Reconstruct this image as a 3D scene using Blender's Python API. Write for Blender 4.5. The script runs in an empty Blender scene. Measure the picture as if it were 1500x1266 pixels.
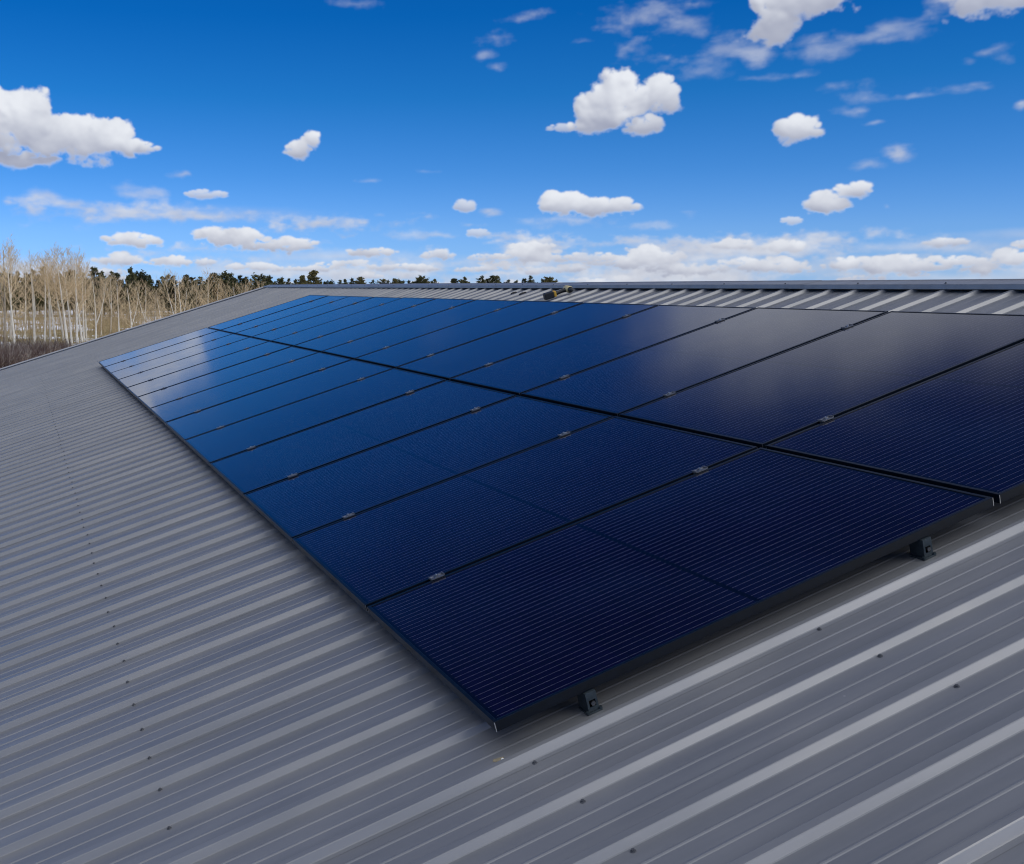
import bpy, bmesh, math, random
import numpy as np
from mathutils import Matrix, Vector

random.seed(7)
SC = bpy.context.scene
COL = SC.collection
PI = math.pi
R = math.radians

# ------------------------------------------------------------------ camera
cam_d = bpy.data.cameras.new("camera")
cam = bpy.data.objects.new("camera", cam_d)
COL.objects.link(cam)
SC.camera = cam
cam_d.sensor_fit = 'HORIZONTAL'
cam_d.sensor_width = 36.0
cam_d.lens = 35.42
cam_d.shift_x = 0.1563
cam_d.shift_y = 0.0328
cam_d.clip_start = 0.05
cam_d.clip_end = 6000
CAM = Vector((-1.13947, -2.26567, 1.14282))
_rt = Vector((0.9500947, -0.3119615, 0.0))
_dn = Vector((-0.0545223, -0.1660504, -0.9846088))
_fw = Vector((0.3071601, 0.9354717, -0.1747725))
cam.matrix_world = Matrix(((_rt.x, -_dn.x, -_fw.x, CAM.x), (_rt.y, -_dn.y, -_fw.y, CAM.y),
                           (_rt.z, -_dn.z, -_fw.z, CAM.z), (0, 0, 0, 1)))

# ------------------------------------------------------------------ sun and sky
SUN_EL = R(42)
SUN_AZ = R(143)                      # measured from +Y (along the ridge) towards +X
sv = Vector((math.sin(SUN_AZ) * math.cos(SUN_EL), math.cos(SUN_AZ) * math.cos(SUN_EL), math.sin(SUN_EL)))
sun_d = bpy.data.lights.new("sun", 'SUN')
sun_d.energy = 1.15
sun_d.angle = R(45)                  # sun seen through thin cloud
sun_d.color = (1.0, 0.95, 0.86)
sun = bpy.data.objects.new("sun", sun_d)
COL.objects.link(sun)
sun.rotation_euler = (-sv).to_track_quat('-Z', 'Y').to_euler()

SC.view_settings.view_transform = 'Standard'
SC.view_settings.look = 'None'
SC.view_settings.exposure = 0
SC.view_settings.gamma = 1
SC.cycles.filter_width = 1.1

SLOPE = R(16.5844)
CS, SN = math.cos(SLOPE), math.sin(SLOPE)

# clouds: azimuth, elevation, half width, half height (degrees), opacity, greyness
CLOUDS = [
(0.7,8.59,2.12,1.71,1,0), (-1.32,8.23,2.01,2.02,1,0), (2.63,7.57,3.16,1.42,1,0.1), (4.8,7.64,1.96,1.36,1,0),
(6.56,7.31,1.51,0.48,0.9,0.1), (0.42,6.57,2.75,0.54,1,0.5), (15.21,7.24,0.97,0.56,1,0.2), (15.92,7.81,0.6,0.53,1,0),
(32.31,9.47,2.14,1.52,1,0), (34.47,9.77,0.88,1.18,1,0.1), (31.48,8.56,1.4,0.74,1,0.3), (33.76,8.24,1.23,0.6,1,0.3),
(29.65,8.28,1.28,0.31,0.7,0.2), (41.24,7.72,1.25,0.87,1,0.1), (39.59,12.79,1.44,1.22,1,0.2), (41.06,13.92,2.87,1.48,1,0.3),
(39.21,11.41,0.89,0.5,0.4,0.3), (48.88,12.91,2.05,1.18,0.9,0.5), (47.14,12.74,1.1,0.75,0.45,0.4), (42.82,4.11,1.05,0.69,1,0.1),
(43.97,4.73,1.15,0.46,1,0.1), (29.58,4.36,1.8,0.78,1,0.1), (31.24,4.2,1.35,0.6,1,0.1), (32.66,4.17,1.2,0.53,1,0.1),
(30.26,3.57,2.15,0.29,0.4,0.2), (24.35,4.32,0.67,0.47,0.8,0.4), (25.55,3.98,0.74,0.25,0.6,0.5), (45.61,6.57,0.64,0.5,0.6,0.4),
(44.42,5.87,0.78,0.26,0.35,0.4), (10.19,4.91,1.7,0.32,0.75,0.45), (8.76,5.96,0.8,0.21,0.6,0.4), (6.12,5.24,1.08,0.28,0.25,0.4),
(4.64,3.97,3.8,0.64,0.42,0.5), (1.69,4.69,1.25,0.31,0.35,0.4), (10.84,3.91,7.13,0.54,0.4,0.5), (16.46,3.65,4.15,0.58,0.45,0.4),
(6.13,2.45,1.97,0.47,1,0.15), (11.18,2.71,2.4,0.66,1,0.1), (13.99,2.24,3.1,0.52,1,0.2), (5.36,1.43,1.67,0.44,1,0),
(8.36,1.34,1.11,0.37,1,0), (11.71,1.05,0.75,0.26,0.9,0.1), (13.03,1.05,1.14,0.33,0.9,0), (19.3,1.84,1.97,0.33,0.95,0.3),
(22.9,1.72,1.06,0.41,0.9,0.2), (25.13,2.89,0.89,0.26,0.7,0.5), (24.75,3.33,1.12,0.18,0.5,0.5), (28.2,1.89,1.98,0.62,1,0),
(25.38,1.57,0.97,0.26,0.8,0.2), (26.28,1.6,1.11,0.22,0.8,0.2), (34.44,1.52,2.15,0.68,1,0.05), (33.22,1.17,1.76,0.32,1,0.2),
(38.51,2.11,1.26,0.42,1,0.05), (40.98,1.97,1.34,0.44,1,0.1), (40,1.12,3.05,0.48,1,0.1), (36.04,0.86,2.72,0.43,1,0.1),
(45.71,1.07,1.94,0.53,1,0.05), (46.91,0.93,2.29,0.39,1,0.1), (43.89,1.09,0.8,0.47,1,0), (48.11,2.08,1.29,0.29,0.9,0.1),
(50.81,1.33,0.96,0.5,1,0.1), (49.76,0.84,1.36,0.38,1,0.1), (51.28,1.95,0.58,0.25,0.8,0.2), (34.53,3.22,1.38,0.28,0.35,0.3),
(41.21,3.29,0.7,0.24,0.7,0.2), (45.48,3.83,0.3,0.19,0.5,0.4), (19.1,5.72,0.75,0.18,0.35,0.3), (22.46,6.17,0.97,0.18,0.35,0.3),
(27.04,13.81,1.84,0.38,0.4,0.3), (25.7,12.85,1.08,0.42,0.3,0.3), (26.21,11.42,0.58,0.2,0.3,0.3), (25.29,11.97,0.58,0.26,0.3,0.3),
(33.49,13.62,2.52,0.69,0.4,0.35), (33.23,11.89,2.37,0.64,0.4,0.35), (35.71,12.84,1.32,0.94,0.25,0.35), (30.62,12.44,0.7,0.19,0.25,0.3),
(36.17,10.59,1.98,0.64,0.2,0.3), (43.35,11.76,1.77,0.42,0.3,0.3), (42.18,11.26,1.21,0.43,0.3,0.3), (45.66,11.98,1.98,0.47,0.2,0.3),
(49.11,10.59,0.8,0.46,0.35,0.4), (48.48,10.16,0.55,0.24,0.3,0.4), (48.15,9.22,1.37,0.18,0.3,0.3), (48.45,9.05,1.63,0.18,0.25,0.3),
(43.61,8.46,1.08,0.28,0.35,0.3), (44.16,9.1,1.07,0.43,0.25,0.3), (42.93,9.51,0.91,0.25,0.25,0.3), (44.41,7.81,0.6,0.13,0.35,0.3),
(37.41,11.79,1.62,0.63,0.3,0.35), (41.53,11.77,0.92,0.31,0.3,0.3), (39.13,10.25,1.91,0.25,0.2,0.3), (41.34,10.25,0.93,0.25,0.25,0.3),
(46.07,8.95,0.75,0.18,0.3,0.3), (18.34,14.58,1.46,0.26,0.25,0.3), (50.53,8.27,0.32,0.24,0.6,0.3), (36.22,3.82,1.02,0.28,0.3,0.3),
(21.36,4.01,0.98,0.25,0.35,0.4), (21.75,2.8,1.88,0.26,0.35,0.3), (19.86,3.9,0.6,0.22,0.3,0.4),
(6.08,4.14,4.39,0.46,0.6,0.35), (11.21,3.84,4.5,0.47,0.62,0.4), (16.46,3.65,3.78,0.55,0.64,0.4), (2.54,4.36,2.12,0.35,0.5,0.4),
(8.25,3.74,4.45,0.36,0.6,0.45), (6.65,4.9,1.45,0.32,0.4,0.4), (19.87,1.02,1.29,0.22,0.9,0.1), (16.44,0.98,1.52,0.22,0.9,0.1),
(22.15,0.98,1.14,0.22,0.9,0.2), (30.35,1,1.23,0.26,0.9,0.1), (14.54,0.94,0.99,0.19,0.9,0.1), (18.35,1.32,1.14,0.19,0.8,0.2),
(24.8,0.9,1.5,0.19,0.9,0.1), (27.41,0.97,1.11,0.22,0.9,0.1), (10.03,1.34,0.9,0.22,0.9,0.1), (26.25,2.74,0.96,0.22,0.6,0.4),
(22.12,3.79,1.13,0.29,0.55,0.4), (23.45,2.79,1.35,0.22,0.5,0.4)
]
# clouds higher up, above the frame: seen only mirrored in the panels
CLOUDS += [(42, 21.5, 16, 6.5, .62, .3), (48, 25.5, 12, 4.5, .6, .25), (41, 22.5, 13, 5.4, .64, .3), (34, 21, 8, 3.4, .62, .3), (47, 20, 12, 4, .64, .25), (38, 24.5, 8, 3.4, .5, .35),
           (56, 23, 10, 5, .64, .3), (45, 23, 10, 4, .64, .3), (33, 18.5, 7, 2.0, .5, .3), (40, 21, 12, 4.5, .6, .2), (46, 21.5, 11, 4.5, .6, .2), (36, 21, 8, 3.5, .6, .2)]


def vnoise(h, w, cy, cx, rng):
    g = rng.random((cy + 3, cx + 3)).astype(np.float32)
    y = np.linspace(0, cy, h, dtype=np.float32)
    x = np.linspace(0, cx, w, dtype=np.float32)
    yi = y.astype(int)
    xi = x.astype(int)
    fy = (y - yi)[:, None]
    fx = (x - xi)[None, :]
    fy = fy * fy * fy * (fy * (fy * 6 - 15) + 10)
    fx = fx * fx * fx * (fx * (fx * 6 - 15) + 10)
    a = g[yi][:, xi]
    b = g[yi][:, xi + 1]
    c = g[yi + 1][:, xi]
    d = g[yi + 1][:, xi + 1]
    return (a * (1 - fx) + b * fx) * (1 - fy) + (c * (1 - fx) + d * fx) * fy


def fbm(h, w, cy, cx, octs, rng, gain=.5, billow=False):
    out = np.zeros((h, w), np.float32)
    amp, tot = 1.0, 0.0
    for o in range(octs):
        n = vnoise(h, w, int(cy * 2 ** o), int(cx * 2 ** o), rng)
        if billow:
            n = np.abs(2 * n - 1) * 1.0
        out += amp * n
        tot += amp
        amp *= gain
    return out / tot


def sstep(a, b, x):
    t = np.clip((x - a) / (b - a), 0, 1)
    return t * t * (3 - 2 * t)


def blur(a, k):
    """box blur, twice"""
    for _ in range(2):
        for ax in (0, 1):
            c = np.cumsum(np.concatenate([np.repeat(np.take(a, [0], ax), k + 1, ax), a, np.repeat(np.take(a, [-1], ax), k, ax)], ax), ax, dtype=np.float64)
            n = a.shape[ax]
            a = ((np.take(c, range(2 * k + 1, 2 * k + 1 + n), ax) - np.take(c, range(0, n), ax)) / (2 * k + 1)).astype(np.float32)
    return a


def cloud_field(az0, az1, el0, el1, ppd, blobs, seed):
    rng = np.random.default_rng(seed)
    w, h = int((az1 - az0) * ppd), int((el1 - el0) * ppd)
    az = np.linspace(az0, az1, w, dtype=np.float32)[None, :]
    el = np.linspace(el0, el1, h, dtype=np.float32)[:, None]
    he, wa = el1 - el0, az1 - az0

    def norm(q):
        return (q - q.mean()) / q.std()
    near = sstep(2.0, 7.0, el + 0 * az)

    def two(fa, fb, octs, gain, bil=False):
        return norm(fbm(h, w, he / fa, wa / fa / 1.2, octs, rng, gain, bil)) * near + norm(fbm(h, w, he / fb, wa / fb / 1.5, octs, rng, gain, bil)) * (1 - near)
    W1, W2 = two(1.0, .45, 5, .55), two(1.0, .45, 5, .55)
    Nf = two(1.0, .35, 6, .62)
    Ns = two(1.4, .6, 5, .55)
    Nc = norm(fbm(h, w, he / 1.0, wa / 3.4, 6, rng, .55))
    H = np.zeros((h, w), np.float32)           # height of the cloud's face towards the viewer
    E = np.full((h, w), -1.0, np.float32)      # 0 at the outline, rising inwards
    FD = np.zeros((h, w), np.float32)
    FS = np.zeros((h, w), np.float32)
    FW = np.full((h, w), 1e-4, np.float32)
    OP = np.zeros((h, w), np.float32)
    A = np.zeros((h, w), np.float32)
    S = np.zeros((h, w), np.float32)

    def win(ca, ce, rx, ry):
        x0, x1 = max(0, int((ca - rx - az0) * ppd)), min(w, int((ca + rx - az0) * ppd) + 2)
        y0, y1 = max(0, int((ce - ry - el0) * ppd)), min(h, int((ce + ry - el0) * ppd) + 2)
        return (slice(y0, y1), slice(x0, x1)) if x1 > x0 and y1 > y0 else None
    for (ca, ce, ra, re, op, sh) in blobs:
        sl = win(ca, ce, 2.2 * ra, 2.2 * re)
        if sl is None:
            continue
        dx = (az[:, sl[1]] - ca) / ra
        dy = (el[sl[0]] - ce) / re
        if op <= .65:                          # thin veil
            big = min(1.0, 1.2 / ra) if ra > 6 else 1.0
            dx = dx + W1[sl] * .22 * big
            dy = dy + W2[sl] * .25 * big
            f = 1.0 - np.sqrt(dx * dx + dy * dy) + Nc[sl] * (.30 if ra < 6 else .07)
            a = np.clip(sstep(-.1, 1.5, f) * op * 1.25, 0, 1)
            s = np.clip(sh * .8 + .15 - dy * .10 + Ns[sl] * .08, 0, 1)
            S[sl] = S[sl] * (1 - a) + s * a
            A[sl] = 1 - (1 - A[sl]) * (1 - a)
            continue
        g = np.exp(-dx * dx - dy * dy)
        FD[sl] += g * np.clip(dy, -1.2, 1.4)
        FS[sl] += g * sh
        FW[sl] += g
        OP[sl] = np.maximum(OP[sl], np.clip(g * 4, 0, 1) * op)
        n = int(min(34, 10 + 12 * ra / re))
        for k in range(n):
            if k == 0:
                px, py, rr = 0, -.12, .62
            else:
                t = rng.random() * 2 * np.pi
                rho = .25 + .68 * rng.random() ** .6
                px, py = rho * np.cos(t), rho * np.sin(t)
                rr = (.52 - .30 * rho) * (.7 + .6 * rng.random())
                if py < -.25:
                    py = -.25 - .35 * (abs(py) - .25)
            R = rr * re * 1.25
            Rx = R * (1.15 + .35 * min(3, ra / re - 1) * (1 if k else 2.2))
            cx, cy = ca + px * ra * .78, ce + py * re * .76
            ps = win(cx, cy, Rx * 1.7, R * 1.7)
            if ps is None:
                continue
            wv = .17 * min(1, R / .25)
            ux = (az[:, ps[1]] - cx) / Rx + W1[ps] * wv
            uy = (el[ps[0]] - cy) / R + W2[ps] * wv
            uy = np.where(uy < 0, uy * (1.0 if py > -.2 else 1.25), uy)
            r2 = ux * ux + uy * uy
            H[ps] = np.maximum(H[ps], R * np.sqrt(np.clip(1.0 - r2, 0, 1)) + .25 * re * (1 - rho if k else .6) * (r2 < 1))
            E[ps] = np.maximum(E[ps], (1 - np.sqrt(r2)) * min(1.0, .35 + R / .8))
    Dm = FD / FW
    Sm = FS / FW
    rag = np.clip(.75 - Dm * .45, .35, 1.2)    # crisp billows on top, softer ragged base
    e = E + Nf * (.105 * rag + .02)
    ad = sstep(-.08, .10 + .36 * rag, e) * np.clip(OP * 1.05, 0, 1)
    # shading: billows lit from the upper right, plus the depth of the cloud under the light
    Hs = blur(H, 1) * .55 + blur(H, max(1, ppd // 7)) * .45 + Nf * .012
    gy, gx = np.gradient(Hs * ppd * .9)
    lam = (.62 * -gy + .30 * -gx + .70) / np.sqrt(1 + gx * gx + gy * gy)
    lam = blur(lam.astype(np.float32), 1)
    far = .45 + .55 * sstep(1.0, 6.0, el + 0 * az)
    Lt = np.clip(.64 + (lam - .62) * .52 * far, 0, 1)
    under = np.clip(.55 - Dm * .75, 0, 1) ** 1.4
    sd = np.clip(Sm * .40 + .95 * under * (.6 + .4 * far) + Ns * .09 + .05, 0, 1)
    g_ = np.clip(Lt * 1.27 * (1 - .80 * sd) + .04, 0, 1)
    gv = np.clip(.92 * (1 - .8 * S / np.maximum(A, .05)), 0, 1)
    G = gv * (1 - ad) + g_ * ad
    A = 1 - (1 - A) * (1 - ad)
    return np.clip(A, 0, 1), G


def cloud_map(name, az0, az1, el0, el1, ppd, blobs, seed, mask):
    """coverage (R) and lightness (G) of the clouds over a part of the celestial sphere"""
    A, G = cloud_field(az0, az1, el0, el1, ppd, blobs, seed)
    h, w = A.shape
    az = np.linspace(az0, az1, w, dtype=np.float32)[None, :]
    el = np.linspace(el0, el1, h, dtype=np.float32)[:, None]
    buf = np.ones((h, w, 4), np.float32)
    buf[..., 0] = A * mask(az, el)
    buf[..., 1] = G
    buf[..., 2] = 0
    im = bpy.data.images.new(name, w, h, float_buffer=True, is_data=True)
    im.pixels.foreach_set(buf.ravel())
    im.update()
    im.pack()
    return im


rngc = np.random.default_rng(11)
low = []
for i in range(360):                       # the bank of small far clouds along the horizon
    e = .1 + 1.5 * rngc.random() ** 1.5
    low.append((-180 + 360 * rngc.random(), e, (.7 + 1.6 * rngc.random()) * (.5 + .35 * e), .09 + .10 * rngc.random() + .10 * e,
                .8 + .2 * rngc.random(), .1 + .3 * rngc.random()))
for i in range(200):                       # thin veil in the same bank
    low.append((-180 + 360 * rngc.random(), .2 + 2.2 * rngc.random() ** 1.3, 3 + 5 * rngc.random(), .3 + .4 * rngc.random(), .6, .3))
rest = []
for i in range(150):
    e = 4 + 66 * rngc.random() ** 1.3
    if -25 < ((-180 + 360 * ((i * .618) % 1))) < 75 and e > 14:
        continue
    s = 1.5 + e * .13
    for k in range(2):
        rest.append((-180 + 360 * ((i * .618) % 1) + s * (rngc.random() - .5) * 2.2, e + s * .3 * (rngc.random() - .5),
                     s * (.6 + rngc.random()), s * (.3 + .3 * rngc.random()), .95, .15 + .2 * rngc.random()))
for i in range(150):                       # unseen bright cloud overhead and behind the viewer, added as roof fill light
    a_, e_ = 80 + 245 * rngc.random(), 30 + 54 * rngc.random()
    s_ = 4 + 5 * rngc.random()
    rest.append((a_ if a_ < 180 else a_ - 360, e_, s_ * 1.5 / max(.25, math.cos(math.radians(e_))), s_, .95, .05))
for i in range(26):  # unseen bright cloud near the zenith, added for the same fill light
    rest.append((-180 + 360 * rngc.random(), 60 + 26 * rngc.random(), 26, 6, .95, .05))
WIN = (-13.0, 62.0, -1.0, 32.0)


def edge(az, el):
    inside = (sstep(WIN[0], WIN[0] + 4, az) * (1 - sstep(WIN[1] - 4, WIN[1], az)) * (1 - sstep(WIN[3] - 4, WIN[3], el)))
    return inside


CMAP = cloud_map("cloud_window", *WIN, 22, low + CLOUDS, 5, edge)
CREST = cloud_map("cloud_rest", -180, 180, -1, 89, 6, low + rest, 9, lambda a, e: (1 - edge(a, e)))

W = bpy.data.worlds.new("World")
SC.world = W
W.use_nodes = True
wt = W.node_tree
wt.nodes.clear()


def wn(t, **kw):
    n = wt.nodes.new(t)
    for k, v in kw.items():
        setattr(n, k, v)
    return n


def wmath(op, a, b=None, c=None):
    n = wn('ShaderNodeMath', operation=op)
    for i, v in enumerate((a, b, c)):
        if v is None:
            continue
        if isinstance(v, (int, float)):
            n.inputs[i].default_value = v
        else:
            wt.links.new(v, n.inputs[i])
    return n.outputs[0]


tc = wn('ShaderNodeTexCoord')
sep = wn('ShaderNodeSeparateXYZ')
wt.links.new(tc.outputs['Generated'], sep.inputs[0])
azn = wmath('MULTIPLY', wmath('ARCTAN2', sep.outputs[0], sep.outputs[1]), 180 / PI)
eln = wmath('MULTIPLY', wmath('ARCSINE', sep.outputs[2]), 180 / PI)


def sample(im, a0, a1, e0, e1):
    cx = wn('ShaderNodeCombineXYZ')
    wt.links.new(wmath('DIVIDE', wmath('SUBTRACT', azn, a0), a1 - a0), cx.inputs[0])
    wt.links.new(wmath('DIVIDE', wmath('SUBTRACT', eln, e0), e1 - e0), cx.inputs[1])
    t = wn('ShaderNodeTexImage', image=im, extension='CLIP', interpolation='Cubic')
    wt.links.new(cx.outputs[0], t.inputs[0])
    s = wn('ShaderNodeSeparateColor')
    wt.links.new(t.outputs[0], s.inputs[0])
    return s.outputs[0], s.outputs[1]


a1_, g1_ = sample(CMAP, *WIN)
a2_, g2_ = sample(CREST, -180, 180, -1, 89)
sky = wn('ShaderNodeTexSky', sky_type='NISHITA')
sky.sun_disc = False
sky.sun_elevation = SUN_EL
sky.sun_rotation = SUN_AZ
sky.altitude = 1800
sky.air_density = 1.0
sky.dust_density = 0.0
sky.ozone_density = 4.0
# deep, saturated winter blue, as the camera recorded it
tr_ = wn('ShaderNodeValToRGB')
els = [(0.0, (.42, .68, 1.33)), (.075, (.41, .69, 1.21)), (.15, (.24, .61, 1.10)), (.25, (.08, .54, 1.0)), (.35, (.018, .47, .98)),
       (.5, (.02, .44, 1.0)), (.75, (.016, .22, .58))]
while len(tr_.color_ramp.elements) < len(els):
    tr_.color_ramp.elements.new(.9)
for e_, (p_, c_) in zip(tr_.color_ramp.elements, els):
    e_.position = p_
    e_.color = (*c_, 1)
wt.links.new(wmath('DIVIDE', wmath('MAXIMUM', eln, 0.0), 40.0), tr_.inputs[0])
tint = wn('ShaderNodeMix', data_type='RGBA', blend_type='MULTIPLY')
tint.inputs[0].default_value = 1
wt.links.new(sky.outputs[0], tint.inputs[6])
wt.links.new(tr_.outputs[0], tint.inputs[7])
STRENGTH = 0.1
ramp = []
prev = tint.outputs[2]
for (aa, gg) in ((a2_, g2_), (a1_, g1_)):
    cr = wn('ShaderNodeMix', data_type='RGBA')
    wt.links.new(gg, cr.inputs[0])
    cr.inputs[6].default_value = (3.1, 3.4, 4.6, 1)      # shaded cloud base
    if aa is a1_:
        cr.inputs[7].default_value = (8.1, 8.4, 9.0, 1)    # sunlit cloud top
    else:                                                  # unseen high cloud, made brighter with elevation to light the rib faces
        hi = wn('ShaderNodeMix', data_type='RGBA')
        wt.links.new(wmath('MULTIPLY_ADD', eln, .04, -.8), hi.inputs[0])
        hi.clamp_factor = True
        hi.inputs[6].default_value = (6.6, 6.9, 7.6, 1)
        hi.inputs[7].default_value = (13.2, 13.5, 14.2, 1)
        wt.links.new(hi.outputs[2], cr.inputs[7])
    mx = wn('ShaderNodeMix', data_type='RGBA')
    wt.links.new(aa, mx.inputs[0])
    wt.links.new(prev, mx.inputs[6])
    wt.links.new(cr.outputs[2], mx.inputs[7])
    prev = mx.outputs[2]
bg = wn('ShaderNodeBackground')
bg.inputs[1].default_value = STRENGTH
wt.links.new(prev, bg.inputs[0])
wo = wn('ShaderNodeOutputWorld')
wt.links.new(bg.outputs[0], wo.inputs[0])


# ------------------------------------------------------------------ helpers
def rp(s, u, h=0.0):
    """a point of the roof: s metres up the slope, u along the ridge, h above the panels' glass plane"""
    return Vector((s * CS - h * SN, u, s * SN + h * CS))


def tag(o, label=None, cat=None, group=None, kind=None):
    if label:
        o['label'] = label
    if cat:
        o['category'] = cat
    if group:
        o['group'] = group
    if kind:
        o['kind'] = kind
    return o


def empty(name, loc=(0, 0, 0), rot=(0, 0, 0)):
    o = bpy.data.objects.new(name, None)
    o.empty_display_size = .2
    o.location = loc
    o.rotation_euler = rot
    COL.objects.link(o)
    return o


class MB:
    """collects plain geometry for one mesh object"""

    def __init__(self):
        self.v, self.f, self.m = [], [], []

    def face(self, pts, mi=0):
        i = len(self.v)
        self.v += [tuple(p) for p in pts]
        self.f.append(tuple(range(i, i + len(pts))))
        self.m.append(mi)

    def box(self, x0, x1, y0, y1, z0, z1, mi=0):
        i = len(self.v)
        self.v += [(x, y, z) for z in (z0, z1) for y in (y0, y1) for x in (x0, x1)]
        for q in ((0, 2, 3, 1), (4, 5, 7, 6), (0, 1, 5, 4), (2, 6, 7, 3), (0, 4, 6, 2), (1, 3, 7, 5)):
            self.f.append(tuple(i + k for k in q))
            self.m.append(mi)

    def prism(self, prof, y0, y1, mi=0, closed=True):
        """profile of (x,z) points extruded along y"""
        i = len(self.v)
        n = len(prof)
        self.v += [(x, y0, z) for x, z in prof] + [(x, y1, z) for x, z in prof]
        for k in range(n if closed else n - 1):
            j = (k + 1) % n
            self.f.append((i + k, i + j, i + n + j, i + n + k))
            self.m.append(mi)
        if closed:
            self.f.append(tuple(i + k for k in range(n))[::-1])
            self.f.append(tuple(i + n + k for k in range(n)))
            self.m += [mi, mi]

    def cone(self, p0, p1, r0, r1, n=6, mi=0, cap=True):
        p0, p1 = Vector(p0), Vector(p1)
        d = (p1 - p0)
        if d.length < 1e-6:
            return
        d.normalize()
        a = d.orthogonal().normalized()
        b = d.cross(a)
        i = len(self.v)
        for p, r in ((p0, r0), (p1, r1)):
            for k in range(n):
                t = 2 * PI * k / n
                self.v.append(tuple(p + (a * math.cos(t) + b * math.sin(t)) * r))
        for k in range(n):
            j = (k + 1) % n
            self.f.append((i + k, i + j, i + n + j, i + n + k))
            self.m.append(mi)
        if cap:
            self.f.append(tuple(i + k for k in range(n))[::-1])
            self.f.append(tuple(i + n + k for k in range(n)))
            self.m += [mi, mi]

    def tube(self, pts, rad, n=6, mi=0):
        i0 = len(self.v)
        for q, p in enumerate(pts):
            p = Vector(p)
            d = Vector(pts[min(q + 1, len(pts) - 1)]) - Vector(pts[max(q - 1, 0)])
            d.normalize()
            a = d.cross(Vector((0, 1, 0.01))).normalized()
            b = d.cross(a)
            for k in range(n):
                t = 2 * PI * k / n
                self.v.append(tuple(p + (a * math.cos(t) + b * math.sin(t)) * rad[q]))
        for q in range(len(pts) - 1):
            for k in range(n):
                j = (k + 1) % n
                self.f.append((i0 + q * n + k, i0 + q * n + j, i0 + (q + 1) * n + j, i0 + (q + 1) * n + k))
                self.m.append(mi)

    def mesh(self, name, mats, smooth=False):
        me = bpy.data.meshes.new(name)
        me.from_pydata(self.v, [], self.f)
        for m in (mats if isinstance(mats, (list, tuple)) else [mats]):
            me.materials.append(m)
        if any(self.m):
            me.polygons.foreach_set('material_index', self.m)
        if smooth:
            me.polygons.foreach_set('use_smooth', [True] * len(me.polygons))
        me.update()
        return me

    def build(self, name, mats, parent=None, smooth=False, bevel=0, fix=False):
        me = self.mesh(name, mats, smooth)
        if fix or bevel:
            bm = bmesh.new()
            bm.from_mesh(me)
            bmesh.ops.remove_doubles(bm, verts=bm.verts, dist=1e-6)
            bmesh.ops.recalc_face_normals(bm, faces=bm.faces)
            if bevel:
                es = [e for e in bm.edges if e.is_manifold and e.calc_face_angle(0) > .6]
                bmesh.ops.bevel(bm, geom=es, offset=bevel, segments=2, affect='EDGES', profile=.6)
            bm.to_mesh(me)
            bm.free()
        return link(name, me, parent)


def link(name, me, parent=None):
    o = bpy.data.objects.new(name, me)
    COL.objects.link(o)
    if parent:
        o.parent = parent
    return o


def copy_tree(o, parent=None):
    c = o.copy()
    COL.objects.link(c)
    if parent:
        c.parent = parent
    for ch in list(o.children):
        copy_tree(ch, c)
    return c


# ------------------------------------------------------------------ materials
def mat(name, col, rough=.5, metal=0.0, spec=.5, var=0.0, vscale=8.0, stretch=None, bump=0.0, bscale=20.0, col2=None):
    m = bpy.data.materials.new(name)
    m.use_nodes = True
    nt = m.node_tree
    b = nt.nodes['Principled BSDF']
    b.inputs['Base Color'].default_value = (*col, 1)
    b.inputs['Roughness'].default_value = rough
    b.inputs['Metallic'].default_value = metal
    b.inputs['Specular IOR Level'].default_value = spec
    tcn = nt.nodes.new('ShaderNodeTexCoord')
    mp = nt.nodes.new('ShaderNodeMapping')
    if stretch:
        mp.inputs['Scale'].default_value = stretch
    nt.links.new(tcn.outputs['Object'], mp.inputs[0])
    if var or col2:
        n = nt.nodes.new('ShaderNodeTexNoise')
        n.inputs['Scale'].default_value = vscale
        n.inputs['Detail'].default_value = 6
        n.inputs['Roughness'].default_value = .6
        nt.links.new(mp.outputs[0], n.inputs['Vector'])
        r = nt.nodes.new('ShaderNodeValToRGB')
        c2 = col2 if col2 else tuple(c * (1 + var) for c in col)
        c1 = tuple(c * (1 - var) for c in col) if not col2 else col
        r.color_ramp.elements[0].color = (*c1, 1)
        r.color_ramp.elements[1].color = (*c2, 1)
        r.color_ramp.elements[0].position = .32
        r.color_ramp.elements[1].position = .68
        nt.links.new(n.outputs['Fac'], r.inputs[0])
        nt.links.new(r.outputs[0], b.inputs['Base Color'])
    if bump:
        n2 = nt.nodes.new('ShaderNodeTexNoise')
        n2.inputs['Scale'].default_value = bscale
        n2.inputs['Detail'].default_value = 4
        nt.links.new(mp.outputs[0], n2.inputs['Vector'])
        bp = nt.nodes.new('ShaderNodeBump')
        bp.inputs['Strength'].default_value = bump
        bp.inputs['Distance'].default_value = .02
        nt.links.new(n2.outputs['Fac'], bp.inputs['Height'])
        nt.links.new(bp.outputs[0], b.inputs['Normal'])
    return m


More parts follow.
